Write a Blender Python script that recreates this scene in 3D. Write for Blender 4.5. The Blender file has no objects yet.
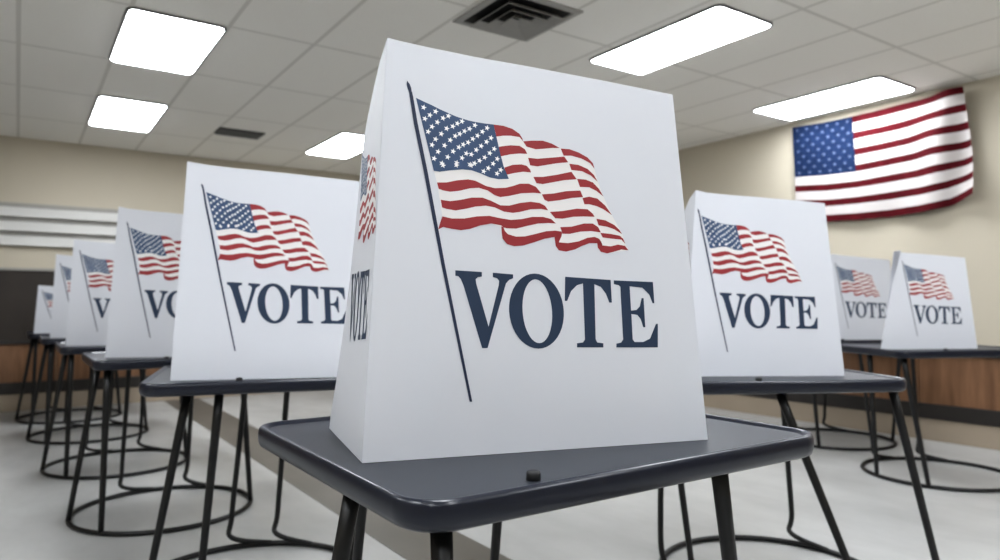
import bpy, bmesh, math, random
from mathutils import Vector, Matrix
from mathutils.geometry import tessellate_polygon
random.seed(7)
sc = bpy.context.scene
col = sc.collection
R = math.radians

# ------------------------------------------------------------------ materials
def nset(nt, kind, **kw):
    n = nt.nodes.new(kind)
    for k, v in kw.items():
        setattr(n, k, v)
    return n

def mat(name, c, rough=0.5, var=0.06, scale=6.0, metal=0.0, bump=0.0, bscale=120.0, spec=0.5, coat=0.0, detail=4.0):
    m = bpy.data.materials.new(name); m.use_nodes = True
    nt = m.node_tree; b = nt.nodes['Principled BSDF']
    tc = nset(nt, 'ShaderNodeTexCoord')
    nz = nset(nt, 'ShaderNodeTexNoise'); nz.inputs['Scale'].default_value = scale; nz.inputs['Detail'].default_value = detail
    nt.links.new(tc.outputs['Object'], nz.inputs['Vector'])
    rp = nset(nt, 'ShaderNodeValToRGB')
    rp.color_ramp.elements[0].position = .3; rp.color_ramp.elements[1].position = .7
    rp.color_ramp.elements[0].color = [max(0, x*(1-var)) for x in c]+[1]
    rp.color_ramp.elements[1].color = [min(1, x*(1+var)) for x in c]+[1]
    nt.links.new(nz.outputs['Fac'], rp.inputs['Fac'])
    nt.links.new(rp.outputs['Color'], b.inputs['Base Color'])
    b.inputs['Roughness'].default_value = rough; b.inputs['Metallic'].default_value = metal
    b.inputs['Specular IOR Level'].default_value = spec
    if coat: b.inputs['Coat Weight'].default_value = coat; b.inputs['Coat Roughness'].default_value = .12
    if bump:
        n2 = nset(nt, 'ShaderNodeTexNoise'); n2.inputs['Scale'].default_value = bscale
        nt.links.new(tc.outputs['Object'], n2.inputs['Vector'])
        bp = nset(nt, 'ShaderNodeBump'); bp.inputs['Strength'].default_value = bump; bp.inputs['Distance'].default_value = .002
        nt.links.new(n2.outputs['Fac'], bp.inputs['Height']); nt.links.new(bp.outputs['Normal'], b.inputs['Normal'])
    return m

def emis(name, c, strength):
    m = bpy.data.materials.new(name); m.use_nodes = True
    nt = m.node_tree; nt.nodes.remove(nt.nodes['Principled BSDF'])
    e = nset(nt, 'ShaderNodeEmission'); e.inputs['Strength'].default_value = strength
    tc = nset(nt, 'ShaderNodeTexCoord'); nz = nset(nt, 'ShaderNodeTexNoise'); nz.inputs['Scale'].default_value = 2.0
    nt.links.new(tc.outputs['Object'], nz.inputs['Vector'])
    rp = nset(nt, 'ShaderNodeValToRGB')
    rp.color_ramp.elements[0].color = [x*.93 for x in c]+[1]; rp.color_ramp.elements[1].color = list(c)+[1]
    nt.links.new(nz.outputs['Fac'], rp.inputs['Fac']); nt.links.new(rp.outputs['Color'], e.inputs['Color'])
    nt.links.new(e.outputs[0], nt.nodes['Material Output'].inputs['Surface'])
    return m

M = dict(
    board=mat('white_board', (.635, .65, .70), .55, .012, 3, bump=.03, bscale=300),
    paperwhite=mat('print_white', (.74, .725, .725), .55, .02, 9),
    red=mat('print_red', (.30, .030, .037), .5, .06, 12),
    navy=mat('print_navy', (.021, .040, .082), .5, .08, 15),
    canton=mat('print_blue', (.045, .082, .165), .5, .10, 18),
    star=mat('print_star', (.85, .85, .86), .5, .02),
    polegrey=mat('print_pole', (.020, .030, .070), .5, .1, 20),
    rim=mat('table_rim_plastic', (.006, .0085, .019), .3, .06, 20, coat=.15),
    tray=mat('table_tray_laminate', (.030, .034, .043), .42, .04, 30, bump=.05, bscale=500),
    leg=mat('black_steel', (.006, .006, .0065), .40, .15, 20),
    rubber=mat('black_rubber', (.02, .02, .021), .6, .1, 30),
    wall=mat('beige_paint', (.51, .465, .38), .75, .03, 1.2, bump=.1, bscale=180),
    kick=mat('taupe_kickboard', (.36, .30, .235), .6, .06, 2),
    cap=mat('dark_trim', (.028, .024, .022), .45, .1, 8),
    hatch=mat('dark_panel', (.035, .027, .022), .6, .15, 3),
    framegrey=mat('grey_frame', (.32, .31, .29), .5, .05, 8),
    slat=mat('white_slat', (.58, .575, .56), .55, .03, 4),
    fixture=mat('fixture_trim', (.16, .16, .16), .5, .05, 8),
    ventm=mat('vent_metal', (.36, .35, .33), .5, .05, 8),
    ventdark=mat('vent_dark', (.015, .015, .015), .7, .1, 8),
    strip=mat('taupe_floor_strip', (.12, .110, .096), .42, .08, 3),
    flagred=mat('cloth_red', (.075, .006, .010), .8, .2, 10, spec=.1, bump=.2, bscale=400),
    flagwhite=mat('cloth_white', (.50, .47, .46), .75, .05, 8, bump=.2, bscale=400),
    flagblue=mat('cloth_blue', (.010, .021, .060), .8, .2, 25, spec=.1, bump=.2, bscale=400),
    flagstar=mat('cloth_star', (.07, .10, .19), .7, .1, 10),
    lamp=emis('lamp_diffuser', (.93, .965, 1.0), 10.5),
    lamp_added=emis('lamp_diffuser_added', (.93, .965, 1.0), 10.5),
)

def ceiling_mat():
    m = bpy.data.materials.new('acoustic_tile'); m.use_nodes = True
    nt = m.node_tree; b = nt.nodes['Principled BSDF']; b.inputs['Roughness'].default_value = .9
    tc = nset(nt, 'ShaderNodeTexCoord'); sep = nset(nt, 'ShaderNodeSeparateXYZ')
    nt.links.new(tc.outputs['Object'], sep.inputs[0])
    def line(out, pitch, off, w):
        a = nset(nt, 'ShaderNodeMath', operation='ADD'); a.inputs[1].default_value = off; nt.links.new(out, a.inputs[0])
        d = nset(nt, 'ShaderNodeMath', operation='DIVIDE'); d.inputs[1].default_value = pitch; nt.links.new(a.outputs[0], d.inputs[0])
        f = nset(nt, 'ShaderNodeMath', operation='FRACT'); nt.links.new(d.outputs[0], f.inputs[0])
        c = nset(nt, 'ShaderNodeMath', operation='LESS_THAN'); c.inputs[1].default_value = w/pitch; nt.links.new(f.outputs[0], c.inputs[0])
        return c.outputs[0]
    lx = line(sep.outputs['X'], .5, 10.04, .024); ly = line(sep.outputs['Y'], 1.0, 19.84, .024)
    mx = nset(nt, 'ShaderNodeMath', operation='MAXIMUM'); nt.links.new(lx, mx.inputs[0]); nt.links.new(ly, mx.inputs[1])
    nz = nset(nt, 'ShaderNodeTexNoise'); nz.inputs['Scale'].default_value = 90; nt.links.new(tc.outputs['Object'], nz.inputs['Vector'])
    rp = nset(nt, 'ShaderNodeValToRGB')
    rp.color_ramp.elements[0].color = (.80, .785, .745, 1); rp.color_ramp.elements[1].color = (.88, .865, .825, 1)
    nt.links.new(nz.outputs['Fac'], rp.inputs['Fac'])
    mix = nset(nt, 'ShaderNodeMix', data_type='RGBA'); nt.links.new(mx.outputs[0], mix.inputs['Factor'])
    nt.links.new(rp.outputs['Color'], mix.inputs['A']); mix.inputs['B'].default_value = (.66, .645, .605, 1)
    nt.links.new(mix.outputs['Result'], b.inputs['Base Color'])
    bp = nset(nt, 'ShaderNodeBump'); bp.inputs['Strength'].default_value = .25; bp.inputs['Distance'].default_value = .003
    nt.links.new(nz.outputs['Fac'], bp.inputs['Height']); nt.links.new(bp.outputs['Normal'], b.inputs['Normal'])
    return m
M['ceiling'] = ceiling_mat()

def floor_mat():
    m = bpy.data.materials.new('polished_concrete'); m.use_nodes = True
    nt = m.node_tree; b = nt.nodes['Principled BSDF']
    tc = nset(nt, 'ShaderNodeTexCoord')
    mp = nset(nt, 'ShaderNodeMapping'); mp.inputs['Scale'].default_value = (1.0, .35, 1); nt.links.new(tc.outputs['Object'], mp.inputs['Vector'])
    n1 = nset(nt, 'ShaderNodeTexNoise'); n1.inputs['Scale'].default_value = 2.2; n1.inputs['Detail'].default_value = 8; n1.inputs['Roughness'].default_value = .62
    nt.links.new(mp.outputs['Vector'], n1.inputs['Vector'])
    rp = nset(nt, 'ShaderNodeValToRGB'); rp.color_ramp.elements[0].position = .3; rp.color_ramp.elements[1].position = .72
    rp.color_ramp.elements[0].color = (.34, .34, .335, 1); rp.color_ramp.elements[1].color = (.48, .48, .475, 1)
    nt.links.new(n1.outputs['Fac'], rp.inputs['Fac']); nt.links.new(rp.outputs['Color'], b.inputs['Base Color'])
    n2 = nset(nt, 'ShaderNodeTexNoise'); n2.inputs['Scale'].default_value = 5; nt.links.new(tc.outputs['Object'], n2.inputs['Vector'])
    r2 = nset(nt, 'ShaderNodeMapRange'); r2.inputs['To Min'].default_value = .26; r2.inputs['To Max'].default_value = .46
    nt.links.new(n2.outputs['Fac'], r2.inputs['Value']); nt.links.new(r2.outputs['Result'], b.inputs['Roughness'])
    return m
M['floor'] = floor_mat()

def wood_mat():
    m = bpy.data.materials.new('brown_wainscot'); m.use_nodes = True
    nt = m.node_tree; b = nt.nodes['Principled BSDF']; b.inputs['Roughness'].default_value = .5
    tc = nset(nt, 'ShaderNodeTexCoord')
    mp = nset(nt, 'ShaderNodeMapping'); mp.inputs['Scale'].default_value = (7, 7, .8); nt.links.new(tc.outputs['Object'], mp.inputs['Vector'])
    n1 = nset(nt, 'ShaderNodeTexNoise'); n1.inputs['Scale'].default_value = 3; n1.inputs['Detail'].default_value = 7; nt.links.new(mp.outputs['Vector'], n1.inputs['Vector'])
    rp = nset(nt, 'ShaderNodeValToRGB'); rp.color_ramp.elements[0].position = .3; rp.color_ramp.elements[1].position = .7
    rp.color_ramp.elements[0].color = (.15, .075, .038, 1); rp.color_ramp.elements[1].color = (.26, .14, .075, 1)
    nt.links.new(n1.outputs['Fac'], rp.inputs['Fac']); nt.links.new(rp.outputs['Color'], b.inputs['Base Color'])
    return m
M['wood'] = wood_mat()

# ------------------------------------------------------------------ mesh helpers
def link(name, bm, mats, parent=None, smooth=False):
    me = bpy.data.meshes.new(name)
    bmesh.ops.recalc_face_normals(bm, faces=bm.faces)
    bm.to_mesh(me); bm.free()
    for m in (mats if isinstance(mats, (list, tuple)) else [mats]): me.materials.append(m)
    if smooth:
        for p in me.polygons: p.use_smooth = True
    o = bpy.data.objects.new(name, me); col.objects.link(o)
    if parent: o.parent = parent
    return o

def box(bm, x0, x1, y0, y1, z0, z1, bev=0, mi=0):
    v = [bm.verts.new((x, y, z)) for z in (z0, z1) for x, y in ((x0, y0), (x1, y0), (x1, y1), (x0, y1))]
    fs = [bm.faces.new([v[i] for i in q]) for q in ((3, 2, 1, 0), (4, 5, 6, 7), (0, 1, 5, 4), (1, 2, 6, 5), (2, 3, 7, 6), (3, 0, 4, 7))]
    for f in fs: f.material_index = mi
    if bev:
        es = set(e for f in fs for e in f.edges)
        r = bmesh.ops.bevel(bm, geom=list(es), offset=bev, segments=2, affect='EDGES', profile=.5)
        for f in r['faces']: f.material_index = mi

def tube(bm, pts, radii, seg=14):
    rings = []; pts = [Vector(p) for p in pts]
    ref = None
    for i, p in enumerate(pts):
        t = (pts[min(i+1, len(pts)-1)] - pts[max(i-1, 0)]).normalized()
        if ref is None: ref = Vector((1, 0, 0)) if abs(t.x) < .8 else Vector((0, 1, 0))
        a = (ref - t*ref.dot(t)).normalized(); ref = a; b = t.cross(a)
        r = radii[i] if isinstance(radii, (list, tuple)) else radii
        rings.append([bm.verts.new(p + (a*math.cos(2*math.pi*k/seg) + b*math.sin(2*math.pi*k/seg))*r) for k in range(seg)])
    for q, w in zip(rings, rings[1:]):
        for k in range(seg): bm.faces.new((q[k], q[(k+1) % seg], w[(k+1) % seg], w[k]))
    bm.faces.new(rings[0][::-1]); bm.faces.new(rings[-1])

def smooth_path(pts, n=10):
    P = [Vector(p) for p in pts]; out = []
    for i in range(len(P)-1):
        p0, p1, p2, p3 = P[max(i-1, 0)], P[i], P[i+1], P[min(i+2, len(P)-1)]
        for k in range(n):
            t = k/n
            out.append(.5*((2*p1) + (p2-p0)*t + (2*p0-5*p1+4*p2-p3)*t*t + (3*p1-p0-3*p2+p3)*t**3))
    out.append(P[-1]); return out

def empty(name, loc, rz=0):
    o = bpy.data.objects.new(name, None); o.empty_display_size = .1; col.objects.link(o)
    o.location = loc; o.rotation_euler = (0, 0, rz); return o

def tag(o, label, cat, group=None):
    o['label'] = label; o['category'] = cat
    if group: o['group'] = group
    return o

def struct(name, bm, m):
    o = link(name, bm, m); o['kind'] = 'structure'; return o

# ------------------------------------------------------------------ print artwork (panel units: 0.1 mm, u across, w up)
canton = [(713,5897),(847,5844),(982,5796),(1118,5739),(1255,5691),(1378,5647),(1501,5615),(1626,5589),(1750,5575),(1908,5563),(2050,5559),(2082,5417),(2120,5267),(2168,5071),(2226,4860),(2322,4645),(2136,4629),(1978,4651),(1820,4709),(1664,4754),(1509,4760),(1295,4732),(1113,4698),(1016,4707)]
red = [[(2050,5559),(2226,5551),(2387,5511),(2517,5434),(2566,5361),(2582,5309),(2517,5379),(2355,5391),(2226,5382),(2098,5357)],[(2124,5166),(2162,5190),(2355,5225),(2517,5227),(2614,5175),(2657,5097),(2516,5094),(2355,5071),(2175,5023)],[(2242,4834),(2387,4889),(2549,4908),(2647,4889),(2706,4831),(2728,4779),(2581,4783),(2419,4752),(2284,4714)],[(1071,4517),(1234,4526),(1417,4572),(1602,4597),(1727,4582),(1915,4502),(2073,4473),(2264,4489),(2393,4526),(2522,4573),(2685,4582),(2817,4533),(2916,4423),(2784,4429),(2555,4411),(2328,4354),(2168,4326),(2073,4351),(1946,4427),(1789,4465),(1634,4448),(1448,4397),(1296,4374),(1174,4389),(1098,4415)],[(1135,4233),(1296,4216),(1480,4248),(1665,4293),(1852,4302),(2010,4254),(2168,4185),(2328,4186),(2522,4241),(2718,4271),(2882,4257),(2982,4214),(3041,4136),(2915,4156),(2718,4141),(2522,4087),(2393,4066),(2232,4081),(2073,4145),(1915,4168),(1727,4145),(1572,4103),(1388,4065),(1235,4085),(1157,4106)],[(1163,3958),(1327,3929),(1542,3937),(1759,3981),(1978,3998),(2168,3966),(2360,3943),(2554,3965),(2750,4010),(2948,4017),(3097,3986),(3188,3911),(3047,3915),(2849,3899),(2652,3852),(2457,3799),(2296,3797),(2226,3810),(2184,3845),(2010,3869),(1821,3833),(1635,3766),(1481,3740),(1328,3756),(1176,3781),(1094,3742),(1121,3838)],[(2187,3830),(2226,3810),(2251,3750),(2306,3697),(2450,3661),(2612,3669),(2809,3718),(3007,3771),(3174,3786),(3291,3774),(3301,3743),(3157,3676),(2974,3640),(2776,3572),(2580,3512),(2418,3496),(2290,3529),(2210,3618),(2194,3724)],[(2582,5309),(2746,5333),(2944,5347),(3111,5309),(3262,5241),(3111,5231),(2944,5204),(2812,5188),(2647,5221)],[(2673,5030),(2844,5025),(3077,5056),(3347,5095),(3421,4999),(3211,4970),(3010,4927),(2844,4892),(2712,4902)],[(2768,4704),(2943,4714),(3210,4766),(3482,4835),(3584,4708),(3345,4679),(3109,4626),(2943,4589),(2827,4598)],[(2926,4408),(3142,4434),(3378,4486),(3651,4512),(3702,4398),(3480,4371),(3243,4320),(3042,4289),(2975,4317)],[(3074,4109),(3309,4134),(3581,4187),(3788,4186),(3891,4111),(3926,4058),(3718,4056),(3513,4042),(3309,4000),(3174,4004)],[(3268,3851),(3478,3865),(3718,3930),(3890,3936),(3994,3876),(4046,3782),(3855,3801),(3648,3785),(3443,3738),(3308,3737)],[(3157,3692),(3301,3759),(3291,3696),(3240,3585),(3409,3574),(3613,3611),(3785,3679),(3924,3699),(4011,3670),(4063,3591),(4080,3544),(3986,3589),(3819,3585),(3681,3534),(3544,3468),(3374,3426),(3240,3445),(3180,3521)],[(3279,5233),(3449,5232),(3620,5186),(3792,5108),(3896,5013),(3930,4912),(3844,5009),(3688,5079),(3483,5120),(3336,5110)],[(3441,4975),(3619,4964),(3791,4904),(3912,4806),(3992,4683),(3860,4787),(3687,4857),(3482,4867)],[(3590,4715),(3756,4711),(3894,4668),(4016,4556),(4102,4426),(3963,4521),(3824,4578),(3645,4575)],[(3692,4381),(3823,4410),(3980,4385),(4137,4264),(4266,4100),(4101,4199),(3962,4250),(3823,4276),(3729,4272)],[(3960,4024),(4135,4002),(4311,3925),(4410,3842),(4470,3763),(4311,3848),(4170,3888),(4002,3908)],[(4036,3775),(4239,3762),(4416,3736),(4487,3683),(4533,3588),(4452,3666),(4274,3677),(4081,3694)],[(3975,3589),(4021,3660),(4056,3607),(4073,3553),(4238,3539),(4380,3574),(4522,3555),(4593,3477),(4450,3489),(4308,3448),(4167,3412),(4044,3438),(3985,3510)]]
white = [(713,5897),(847,5844),(982,5796),(1118,5739),(1255,5691),(1378,5647),(1501,5615),(1626,5589),(1750,5575),(1908,5563),(2050,5559),(2226,5551),(2387,5511),(2517,5434),(2582,5309),(2746,5333),(2944,5347),(3111,5309),(3262,5241),(3449,5232),(3620,5186),(3792,5108),(3896,5013),(3930,4912),(3992,4683),(4102,4426),(4266,4100),(4470,3763),(4533,3588),(4593,3477),(4167,3412),(4044,3438),(3986,3589),(3819,3585),(3681,3534),(3374,3426),(3240,3445),(3157,3676),(2974,3640),(2580,3512),(2290,3529),(2210,3618),(2187,3815),(2010,3869),(1821,3833),(1481,3740),(1176,3781),(1094,3742),(1163,3958),(1071,4517),(1016,4707)]
finial = [(564,6168),(608,6113),(635,6047),(641,5980),(600,5976),(576,6033),(558,6099)]
pole = [(598,5990),(609,5908),(680,5467),(841,4717),(1149,3159),(1636,892),(1679,890),(1208,3160),(905,4721),(743,5472),(665,5913),(645,5994)]
V = [(1385,3069),(1843,3047),(1843,2970),(1775,2961),(1736,2926),(1745,2855),(1962,2130),(2142,2830),(2148,2902),(2112,2945),(2037,2964),(2037,3038),(2397,3014),(2397,2948),(2330,2924),(2269,2860),(1945,1773),(1850,1774),(1525,2825),(1481,2923),(1438,2971),(1386,2979)]
O1 = [(3329,2388),(3328,2286),(3315,2187),(3289,2093),(3252,2007),(3205,1930),(3147,1865),(3082,1813),(3011,1775),(2936,1753),(2857,1747),(2779,1756),(2701,1781),(2627,1821),(2558,1874),(2496,1940),(2441,2017),(2396,2102),(2361,2195),(2338,2292),(2326,2391),(2327,2491),(2339,2588),(2363,2680),(2399,2766),(2444,2842),(2500,2908),(2563,2961),(2633,3001),(2707,3025),(2785,3034),(2864,3027),(2943,3005),(3018,2967),(3089,2914),(3154,2848),(3210,2771),(3257,2684),(3293,2590),(3317,2490)]
O2 = [(3110,2386),(3112,2300),(3108,2216),(3096,2136),(3079,2063),(3055,1997),(3026,1942),(2993,1897),(2955,1865),(2915,1845),(2873,1839),(2830,1847),(2788,1868),(2746,1901),(2707,1946),(2672,2002),(2640,2067),(2613,2140),(2592,2219),(2577,2303),(2568,2388),(2565,2473),(2570,2556),(2580,2635),(2597,2708),(2620,2773),(2649,2829),(2682,2874),(2719,2907),(2759,2928),(2801,2935),(2843,2929),(2886,2909),(2928,2876),(2967,2832),(3004,2776),(3036,2710),(3063,2636),(3085,2557),(3101,2472)]
T_ = [(3356,2986),(4233,2939),(4254,2537),(4204,2537),(4138,2696),(4039,2816),(3914,2860),(3935,1887),(3968,1833),(4083,1816),(4083,1744),(3576,1754),(3577,1825),(3690,1838),(3729,1890),(3695,2873),(3581,2842),(3468,2738),(3393,2566),(3348,2566)]
E = [(4297,2933),(5083,2911),(5108,2525),(5073,2525),(5005,2685),(4867,2807),(4610,2830),(4635,2394),(4744,2403),(4813,2470),(4849,2617),(4890,2617),(4920,2093),(4879,2093),(4828,2240),(4760,2317),(4641,2333),(4665,1876),(4705,1830),(4877,1827),(5015,1886),(5139,2152),(5178,2152),(5174,1724),(4339,1740),(4340,1806),(4434,1825),(4475,1879),(4424,2819),(4390,2849),(4296,2864)]
stars = [(841,5748),(1043,5697),(947,5629),(863,5563),(1262,5641),(1170,5597),(1074,5521),(983,5439),(918,5351),(1495,5569),(1415,5527),(1336,5472),(1232,5428),(1141,5332),(1044,5235),(1719,5520),(1626,5453),(1539,5407),(1456,5355),(1379,5313),(1293,5238),(1196,5141),(1933,5491),(1851,5421),(1766,5348),(1682,5287),(1601,5221),(1518,5179),(1441,5128),(1343,5053),(985,5136),(1087,5030),(1021,4912),(2003,5326),(1924,5253),(1829,5176),(1745,5104),(1658,5022),(1571,5032),(1497,4952),(1251,4951),(1151,4840),(1404,4865),(2060,5143),(1981,5065),(1892,4986),(1801,4926),(1714,4875),(1633,4849),(2114,4976),(2041,4889),(1173,4809),(1401,4825),(1658,4838),(1874,4748),(1956,4808),(2111,4725),(2175,4790)]
FLAG_TOP = [(3.601, 2.555), (3.331, 2.538), (3.071, 2.535), (2.846, 2.533), (2.645, 2.541), (2.428, 2.545), (2.228, 2.553)]
FLAG_BOT = [(3.576, 1.726), (3.283, 1.697), (3.021, 1.684), (2.777, 1.683), (2.529, 1.691), (2.337, 1.717), (2.168, 1.779)]
LOOK = 'Medium High Contrast'
EXPO = 0.92

# ------------------------------------------------------------------ room shell
XW, YW, H, XL, YF = 5.61, 8.10, 2.60, -3.4, -3.6
def slab(name, m, *a):
    bm = bmesh.new(); box(bm, *a); return struct(name, bm, m)
slab('floor', M['floor'], XL-.1, XW+.1, YF-.1, YW+.1, -.1, 0)
slab('ceiling', M['ceiling'], XL-.1, XW+.1, YF-.1, YW+.1, H, H+.1)
slab('wall_back', M['wall'], XL-.1, XW+.1, YW, YW+.1, 0, H)
slab('wall_right', M['wall'], XW, XW+.1, YF, YW, 0, H)
slab('wall_left', M['wall'], XL-.1, XL, YF, YW, 0, H)
slab('wall_front', M['wall'], XL-.1, XW+.1, YF-.1, YF, 0, H)
slab('trim_1', M['strip'], 1.28, 1.62, YF, YW-.03, 0, .0015)

def wainscot(name, along_x):
    bm = bmesh.new(); a0, a1 = (XL, XW) if along_x else (YF, YW-.03)
    a = a0; n = 0
    while a < a1-.01:
        e = min(a+.62, a1)
        if along_x: box(bm, a+.003, e-.003, YW-.022, YW, .27, .63, .003)
        else: box(bm, XW-.022, XW, a+.003, e-.003, .27, .63, .003)
        a = e
    return struct(name, bm, M['wood'])
def rail(name, along_x, z0, z1, t, m):
    bm = bmesh.new()
    if along_x: box(bm, XL, XW, YW-t, YW, z0, z1, .004)
    else: box(bm, XW-t, XW, YF, YW-.05, z0, z1, .004)
    return struct(name, bm, m)
wainscot('trim_2', True); wainscot('trim_3', False)
rail('trim_4', True, .63, .665, .04, M['cap']); rail('trim_5', False, .63, .665, .04, M['cap'])
rail('trim_6', True, .16, .27, .035, M['cap']); rail('trim_7', False, .16, .27, .035, M['cap'])
rail('baseboard_back', True, 0, .16, .026, M['kick']); rail('baseboard_right', False, 0, .16, .026, M['kick'])

# dark panel on the back wall with the white slats above it
p = empty('wall_panel', (-.25, YW-.02, .665))
tag(p, 'dark brown wall panel with thin grey top frame, behind the far end of the left row', 'panel')
bm = bmesh.new(); box(bm, -1.25, 1.25, -.012, .02, .0, .66, .003); link('panel_board', bm, M['hatch'], p)
bm = bmesh.new(); box(bm, -1.27, 1.27, -.03, .02, .66, .685, .003); link('panel_frame', bm, M['framegrey'], p)
s = empty('window_blind', (-.25, YW, 1.56))
tag(s, 'white blind of three wide horizontal slats on the back wall above the dark panel', 'blind')
bm = bmesh.new(); box(bm, -1.4, 1.45, -.012, 0, 0, .41); link('slat_backing', bm, M['framegrey'], s)
for k in range(3):
    bm = bmesh.new(); z = .005+k*.137
    vs = [(-.055, z), (-.045, z-.004), (-.03, z+.085), (-.012, z+.09), (-.012, z+.01)]
    L = [bm.verts.new((-1.4, y, zz)) for y, zz in vs]; Rr = [bm.verts.new((1.45, y, zz)) for y, zz in vs]
    for i in range(5): bm.faces.new((L[i], L[(i+1) % 5], Rr[(i+1) % 5], Rr[i]))
    bm.faces.new(L[::-1]); bm.faces.new(Rr)
    link('slat', bm, M['slat'], s)

# ------------------------------------------------------------------ ceiling lights and vents
def rrect(hx, hy, r, n=6):
    o = []
    for cx, cy, a in ((hx-r, hy-r, 0), (-hx+r, hy-r, 90), (-hx+r, -hy+r, 180), (hx-r, -hy+r, 270)):
        for k in range(n+1):
            t = R(a+90*k/n); o.append((cx+r*math.cos(t), cy+r*math.sin(t)))
    return o
def loft(bm, loops, cap0=True, cap1=True, closed=False):
    rs = [[bm.verts.new(p) for p in l] for l in loops]; n = len(rs[0])
    pairs = list(zip(rs, rs[1:])) + ([(rs[-1], rs[0])] if closed else [])
    for q, w in pairs:
        for k in range(n): bm.faces.new((q[k], q[(k+1) % n], w[(k+1) % n], w[k]))
    if cap0 and not closed: bm.faces.new(rs[0][::-1])
    if cap1 and not closed: bm.faces.new(rs[-1])

def light(x, y, hx, hy, label, group=None, lamp='lamp'):
    t = empty('ceiling_light', (x, y, H)); tag(t, label, 'ceiling light', group)
    L = lambda i, z: [(a, b, z) for a, b in rrect(hx-i, hy-i, .05-min(i, .03))]
    bm = bmesh.new(); loft(bm, [L(0, 0), L(0, -.008), L(.003, -.012), L(.014, -.012), L(.014, 0)], closed=True)
    link('light_frame', bm, M['fixture'], t)
    bm = bmesh.new(); loft(bm, [L(.014, -.002), L(.014, -.012), L(.026, -.018)]); link('diffuser', bm, M[lamp], t)
    return t
light(.71, 4.68, .26, .50, 'large square-looking ceiling light at the top left of the photo, nearer of the left pair')
light(.72, 6.61, .25, .52, 'smaller ceiling light at far left, beyond the larger left one')
light(2.68, 6.67, .24, .53, 'far ceiling light partly hidden by the top left corner of the front booth')
light(3.28, 2.90, .25, .53, 'long ceiling light above right of the front booth, nearer of the right pair')
light(5.19, 3.03, .27, .53, 'long ceiling light beside the wall flag')
for x, y in ((.72, .9), (.72, -1.2), (2.68, .7), (2.68, -1.4), (4.6, .5), (-1.4, .9), (-1.4, -1.2), (-1.4, 2.9)):  # unseen fixtures, added to brighten the fronts of the booth panels
    light(x, y, .25, .52, lamp='lamp_added', label='added unseen ceiling light overhead, brightening the booths', group='added unseen ceiling lights overhead')

v = empty('ceiling_vent', (2.25, 3.12, H)); tag(v, 'square air vent with nested louvres at top centre of the ceiling', 'vent')
bm = bmesh.new(); box(bm, -.24, .24, -.24, .24, -.006, 0); link('vent_backing', bm, M['ventdark'], v)
sq = lambda h, z: [(h, h, z), (-h, h, z), (-h, -h, z), (h, -h, z)]
bm = bmesh.new(); loft(bm, [sq(.26, 0), sq(.26, -.008), sq(.225, -.014), sq(.215, -.004)]); link('vent_frame', bm, M['ventm'], v)
for h in (.185, .120, .060):
    bm = bmesh.new(); loft(bm, [sq(h-.036, -.010), sq(h-.032, -.010), sq(h+.006, -.040), sq(h+.004, -.043)], closed=True)
    link('louvre', bm, M['ventm'], v)
v = empty('ceiling_vent', (1.67, 6.72, H)); tag(v, 'small dark slotted air vent in the ceiling above the second booth of the left row', 'vent')
bm = bmesh.new(); box(bm, -.2, .2, -.12, .12, -.008, 0); link('vent_backing', bm, M['ventdark'], v)
for k in range(5):
    bm = bmesh.new(); y = -.1+k*.05; box(bm, -.19, .19, y-.006, y+.006, -.02, -.008); link('louvre', bm, M['fixture'], v)

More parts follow.
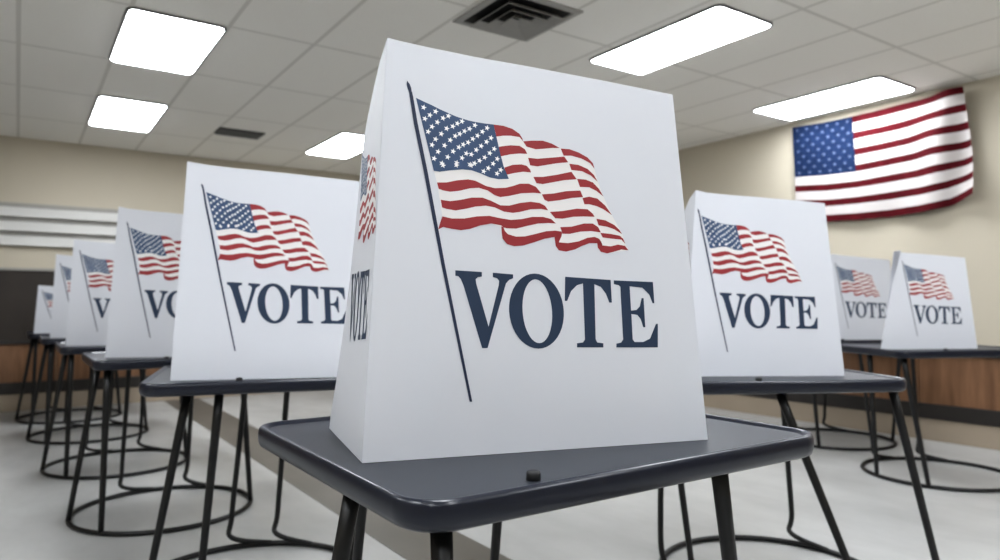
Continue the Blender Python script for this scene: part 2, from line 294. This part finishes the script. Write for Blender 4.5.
# ------------------------------------------------------------------ tables
TH = .75
def table(x, y, label, group=None, d_u=.62, hx=.427, hy=.367, rz=0, rx=0, ry=0, d_ang=340, RR=.40, kx=-.13, legs=None):
    t = empty('folding_table', (x, y, 0), R(rz)); tag(t, label, 'table', group)
    L = lambda i, z: [(a, b, z) for a, b in rrect(hx-i, hy-i, max(.068-i, .02), 8)]
    bm = bmesh.new(); loft(bm, [L(.022, TH-.020), L(.022, TH-.0005), L(.021, TH)], True, True)
    link('table_top', bm, M['tray'], t)
    bm = bmesh.new()
    loft(bm, [L(.022, TH-.034), L(.012, TH-.036), L(.004, TH-.031), L(.0008, TH-.022), L(0, TH-.012), L(.0006, TH-.002), L(.0028, TH+.004), L(.0065, TH+.0068), L(.011, TH+.0062), L(.0155, TH+.003), L(.0195, TH+.0004), L(.022, TH-.001)], closed=True)
    link('rim', bm, M['rim'], t, True)
    bm = bmesh.new(); box(bm, -hx+.03, hx-.03, -hy+.03, hy-.03, TH-.032, TH-.02); link('underframe', bm, M['leg'], t)
    bm = bmesh.new()
    n = 64; ring = []
    for k in range(n):
        a = 2*math.pi*k/n; c = Vector((math.cos(a), math.sin(a), 0))
        ring.append([bm.verts.new(c*(RR+.011*math.cos(b)) + Vector((rx, ry, .011+.011*math.sin(b)))) for b in [2*math.pi*j/10 for j in range(10)]])
    for k in range(n):
        for j in range(10): bm.faces.new((ring[k][j], ring[(k+1) % n][j], ring[(k+1) % n][(j+1) % 10], ring[k][(j+1) % 10]))
    link('base_ring', bm, M['leg'], t, True)
    for (u, v_, ang, r0, r1, bend) in legs or ((.045, .075, 223, .0155, .012, 0), (.030, .33, 180, .0145, .0115, 0), (d_u, .075, d_ang, .0155, .012, 0), (.50, .58, 65, .0125, .010, 1), (.20, .66, 110, .0115, .0095, 1)):
        top = Vector((u-.41, v_-.367, TH-.03)); out_foot = isinstance(ang, tuple); a = 0 if out_foot else R(ang)
        foot = Vector((ang[0]-.41, ang[1]-.367, .002)) if out_foot else Vector((rx+RR*math.cos(a), ry+RR*math.sin(a), .014))
        if bend:
            a2 = R(ang-22); f2 = Vector((rx+RR*math.cos(a2), ry+RR*math.sin(a2), .014)); out = Vector((rx+RR*1.04*math.cos(a), ry+RR*1.04*math.sin(a), .13))
            pts = smooth_path([top, top.lerp(out, .5), out, foot*1.0+Vector((0, 0, .035)), f2], 6)
        else:
            pts = [top.lerp(foot, k/6) for k in range(7)]
        m = len(pts)-1
        bm = bmesh.new(); tube(bm, pts, [r0+(r1-r0)*k/m for k in range(m+1)]); link('leg', bm, M['leg'], t, True)
    bm = bmesh.new()
    c = Vector((kx, -.318)); ci = lambda r, z: [(c.x+r*math.cos(2*math.pi*k/16), c.y+r*math.sin(2*math.pi*k/16), z) for k in range(16)]
    loft(bm, [ci(.0105, TH-.001), ci(.0105, TH+.009), ci(.0095, TH+.0125), ci(.006, TH+.0135)]); link('latch_knob', bm, M['rubber'], t, True)
    return t

T = [(.842, 1.13), (.765, 2.68), (.70, 3.86), (.63, 5.10), (.57, 6.37), (.50, 7.46)]
table(*T[0], hx=.442, kx=-.228, RR=.50, label='dark navy tray-topped table nearest the camera, under the largest booth')
table(.81, 2.66, rz=-15, legs=((.22, .075, (.16, .09), .0145, .011, 0), (.12, .16, (-.01, .17), .0145, .011, 0), (.76, .075, 320, .0135, .011, 0), (.46, .60, 75, .0115, .0095, 1), (.30, .62, 100, .0115, .0095, 1)), rx=-.09, ry=-.06, label='dark table carrying the left row booth directly behind the front booth')
table(*T[2], rx=-.09, ry=-.06, label='dark table carrying the second booth back in the left row')
table(*T[3], rx=-.09, ry=-.06, label='dark table carrying the third booth back in the left row')
table(*T[4], rx=-.09, ry=-.06, label='dark table second from the far end of the left row')
table(*T[5], rx=-.09, ry=-.06, label='dark table at the far end of the left row by the back wall')
table(2.23, 1.666, 'dark table under the booth just right of the front booth', rz=-28, rx=.10, RR=.39, kx=-.09,
      legs=((.40, .075, 292, .0145, .0115, 0), (.805, .075, (1.03, .14), .0145, .0115, 0), (.10, .36, 176, .0115, .0095, 1), (.04, .12, 205, .0115, .0095, 1), (.70, .62, 50, .0115, .0095, 1)))
table(4.43, 2.03, 'dark table at the far right edge, under the rightmost booth', d_u=.745, rz=-26, rx=.08)
table(5.01, 2.94, 'dark table by the right wall, behind the rightmost table', d_u=.745, rz=-26)

# ------------------------------------------------------------------ voting booths
def fill(bm, loops, f3, mi=0):
    polys = [[Vector((a, b, 0)) for a, b in l] for l in loops]
    flat = [p for l in polys for p in l]
    vs = [bm.verts.new(f3(p.x, p.y)) for p in flat]
    for tri in tessellate_polygon(polys):
        try: bm.faces.new([vs[i] for i in tri]).material_index = mi
        except ValueError: pass
def plate(bm, pts, off):
    A = [bm.verts.new(p) for p in pts]; B = [bm.verts.new(Vector(p)+off) for p in pts]; n = len(A)
    bm.faces.new(A); bm.faces.new(B[::-1])
    for i in range(n): bm.faces.new((A[i], B[i], B[(i+1) % n], A[(i+1) % n]))
K = 1e-4
flat_u = [p[0] for p in white]; U0, U1 = min(flat_u)*K, max(flat_u)*K
flat_w = [p[1] for p in white]; W0, W1 = min(flat_w)*K, max(flat_w)*K
SIDE = [(0, 0), (.333, 0), (.326, .03), (.287, .0972), (.241, .1961), (.209, .282), (.185, .379), (.1739, .4432), (.163, .508), (.1495, .5549), (.125, .5892), (.0875, .6273), (.0486, .6623), (.0, .6845)]
def star_pts(cx, cy, r):
    return [(cx+(r if k % 2 == 0 else r*.42)*math.sin(math.pi*k/5+.25), cy+(r if k % 2 == 0 else r*.42)*math.cos(math.pi*k/5+.25)) for k in range(10)]

def artwork(parent, P, flip, with_pole=True):
    # P(u, w, lift): maps artwork metres to the parent's surface
    bm = bmesh.new(); sc_ = lambda l: [(a*K, b*K) for a, b in l]
    fill(bm, [sc_(white)], lambda a, b: P(a, b, .0003), 0)
    for r in red: fill(bm, [sc_(r)], lambda a, b: P(a, b, .0005), 1)
    fill(bm, [sc_(canton)], lambda a, b: P(a, b, .0006), 2)
    for s_ in stars: fill(bm, [star_pts(s_[0]*K, s_[1]*K, .0052)], lambda a, b: P(a, b, .0008), 3)
    if with_pole:
        for l in (pole, finial): fill(bm, [sc_(l)], lambda a, b: P(a, b, .0008), 4)
    link('flag_print', bm, [M['paperwhite'], M['red'], M['canton'], M['star'], M['polegrey']], parent)

def lettering(parent, P):
    bm = bmesh.new(); sc_ = lambda l: [(a*K, b*K) for a, b in l]
    for ls in ([V], [O1, O2], [T_], [E]): fill(bm, [sc_(l) for l in ls], lambda a, b: P(a, b, .0005))
    link('vote_lettering', bm, M['navy'], parent)

def booth(x, y, yaw, su, sw, label, taper=.0246, group=None, ad=0, ak=1, fold=94.4, side_art=True, u0=0, sd=1):
    t = empty('voting_booth', (x, y, TH+.0006), R(yaw)); tag(t, label, 'voting booth', group)
    def Lf(w): return u0+(taper-u0)*w/.6845
    def Rt(w): return .621-.068*w/.6395
    th = .004
    G = lambda u, yy, w: Vector((u*su, yy*su, w*sw))
    pts = [(u0, 0), (.621, 0)]+[(Rt(w), w) for w in (.2, .42)]+[(.553, .6395), (.42, .651), (.271, .6625), (.17, .669), (.094, .676), (taper+.02, .6815), (taper, .6845)]+[(Lf(w), w) for w in (.42, .2)]
    bm = bmesh.new(); plate(bm, [G(a, 0, b) for a, b in pts], Vector((0, th, 0)))
    fp = link('front_panel', bm, M['board'], t)
    Pf = lambda a, b, l: G(.54-(.54-a)*ak+ad, 0, b)+Vector((0, -l, 0))
    artwork(fp, Pf, False); lettering(fp, Pf)
    for side in (-1, 1):
        d = Vector((math.cos(R(fold)), math.sin(R(fold)), 0)) if side < 0 else Vector((.02, .9998, 0))
        nrm = Vector((-d.y, d.x, 0)) if side < 0 else Vector((d.y, -d.x, 0))
        edge = (lambda w: Lf(w)) if side < 0 else (lambda w: Rt(w))
        k = 1.0 if side < 0 else .934
        S3 = lambda s, w: G(edge(w), 0, w)+Vector((d.x*s*sd, d.y*s*sd, 0))
        bm = bmesh.new(); plate(bm, [S3(s+.0045, w*k) for s, w in SIDE], -nrm*th)
        sp = link('side_panel', bm, M['board'], t)
        if side < 0 and side_art:
            def Pflag(a, b, l):
                f = (a-U0)/(U1-U0); w = .335+(b-W0)/(W1-W0)*.19+.034*f
                return S3((.156 if w > .45 else .156+(.45-w)*.1)*(1-f)+.003, w)+nrm*l
            artwork(sp, Pflag, True, False)
            ua, ub = V[0][0]*K, max(p[0] for p in E)*K; wa, wb = min(p[1] for p in V)*K, max(p[1] for p in V)*K
            def Pv(a, b, l): return S3(.188-(a-ua)/(ub-ua)*.160, .181+.018*(a-ua)/(ub-ua)+(b-wa)/(wb-wa)*.125)+nrm*l
            lettering(sp, Pv)
    return t

booth(.465, 1.044, -16.6, 1, 1, 'largest white cardboard booth in front, printed VOTE with a waving flag, on the nearest table', u0=-.012)
booth(.419, 2.534, -22, 1.14, 1.065, 'white booth directly left behind the front booth, its VOTE fully readable', .037, ad=-.022, ak=.9125)
booth(.345, 3.804, -21, 1.02, 1.05, 'second white booth back in the left row, showing only the letters VO', .045, ad=.025)
booth(.245, 5.06, -20, 1, .955, 'third white booth back in the left row, with only its flag canton and V showing', .035, ad=.01)
booth(.205, 6.33, -16.6, 1, .93, 'narrow visible white booth second from the far end of the left row', .03)
booth(.120, 7.44, -16.6, .95, .62, 'smallest, shortest white booth at the far end of the left row against the dark panel', .03)
booth(1.926, 1.672, -32, .92, .955, 'white booth just right of the front booth, on the table below the wall flag', .05)
booth(4.00, 2.06, -26, .98, .815, 'rightmost white booth, facing forward on the far right table', .12, ak=.82, fold=48, side_art=False)
booth(4.78, 2.82, -26, .87, .90, 'white booth partly hidden between the right booth and the rightmost booth', .035)

# ------------------------------------------------------------------ wall flag (cloth hung on the right wall)
fl = empty('wall_flag', (XW-.03, 2.9, 1.6)); tag(fl, 'large cloth American flag hung on the beige right wall by the ceiling', 'flag')
# corner rows measured on the wall: (y, z) along the top and the bottom edge
TOP = FLAG_TOP
BOT = FLAG_BOT
def lerp_path(P, t):
    x = t*(len(P)-1); i = min(int(x), len(P)-2); f = x-i
    return (P[i][0]*(1-f)+P[i+1][0]*f, P[i][1]*(1-f)+P[i+1][1]*f)
def flag_pt(u, v_, lift=0):
    a, b = lerp_path(TOP, u), lerp_path(BOT, u)
    y = a[0]*(1-v_)+b[0]*v_; z = a[1]*(1-v_)+b[1]*v_
    amp = .004+.045*u**3
    dx = amp*(1+math.sin(11*u*(1+.4*u)+3.2*v_+1.0)) + .5*amp*(1+math.sin(21*u-5*v_))
    z += .012*u*math.sin(9*u+4*v_)*math.sin(math.pi*v_)
    return Vector((-dx-lift, y-2.9, z-1.6))
NU, rows = 72, []
edges = [0]
for k in range(13): edges.append(edges[-1]+(.85 if k % 2 == 0 else 1.2))
edges = [e/edges[-1] for e in edges]
CU, CV = .335, 7
def cloth(name, m, cells):
    bm = bmesh.new(); cache = {}
    def vv(u, w):
        key = (round(u, 5), round(w, 5))
        if key not in cache: cache[key] = bm.verts.new(flag_pt(u, w))
        return cache[key]
    for u0, u1, v0, v1 in cells:
        n = max(1, round((u1-u0)*NU))
        for i in range(n):
            for j in range(3):
                a, b = u0+(u1-u0)*i/n, u0+(u1-u0)*(i+1)/n; c, d = v0+(v1-v0)*j/3, v0+(v1-v0)*(j+1)/3
                bm.faces.new((vv(a, c), vv(b, c), vv(b, d), vv(a, d)))
    return link(name, bm, m, fl, True)
reds, whites = [], []
for k in range(13):
    (reds if k % 2 == 0 else whites).append((CU if k < CV else 0, 1, edges[k], edges[k+1]))
cloth('red_stripes', M['flagred'], reds); cloth('white_stripes', M['flagwhite'], whites)
cn = cloth('canton', M['flagblue'], [(0, CU, edges[0]+(edges[7]-edges[0])*j/4, edges[0]+(edges[7]-edges[0])*(j+1)/4) for j in range(4)])
bm = bmesh.new(); bm.from_mesh(cn.data)
for r_ in range(9):
    nst = 6 if r_ % 2 == 0 else 5
    for c_ in range(nst):
        u = CU*((c_+.5)/6 if nst == 6 else (c_+1)/6); v_ = edges[7]*(r_+.7)/9.4
        fill(bm, [star_pts(0, 0, 1)], lambda a, b: flag_pt(u+a*.0125, v_-b*.019, .002), 1)
bm.to_mesh(cn.data); bm.free(); cn.data.materials.append(M['flagstar'])

# ------------------------------------------------------------------ camera, world, colour
cam = bpy.data.cameras.new('camera'); co = bpy.data.objects.new('camera', cam); col.objects.link(co)
co.location = (0, 0, 1.0); co.rotation_euler = (R(90)+math.atan(25/704), 0, R(-34.4))
cam.sensor_width = 36; cam.lens = 36*.704; cam.clip_start = .02
cam.dof.use_dof = True; cam.dof.focus_distance = 1.2; cam.dof.aperture_fstop = 3.8
sc.camera = co
w = bpy.data.worlds.new('world'); sc.world = w; w.use_nodes = True
w.node_tree.nodes['Background'].inputs[0].default_value = (.6, .62, .65, 1); w.node_tree.nodes['Background'].inputs[1].default_value = .1
sc.view_settings.view_transform = 'Standard'; sc.view_settings.look = LOOK
sc.view_settings.exposure = EXPO
sc.cycles.max_bounces = 10; sc.cycles.diffuse_bounces = 6; sc.cycles.sample_clamp_indirect = 6
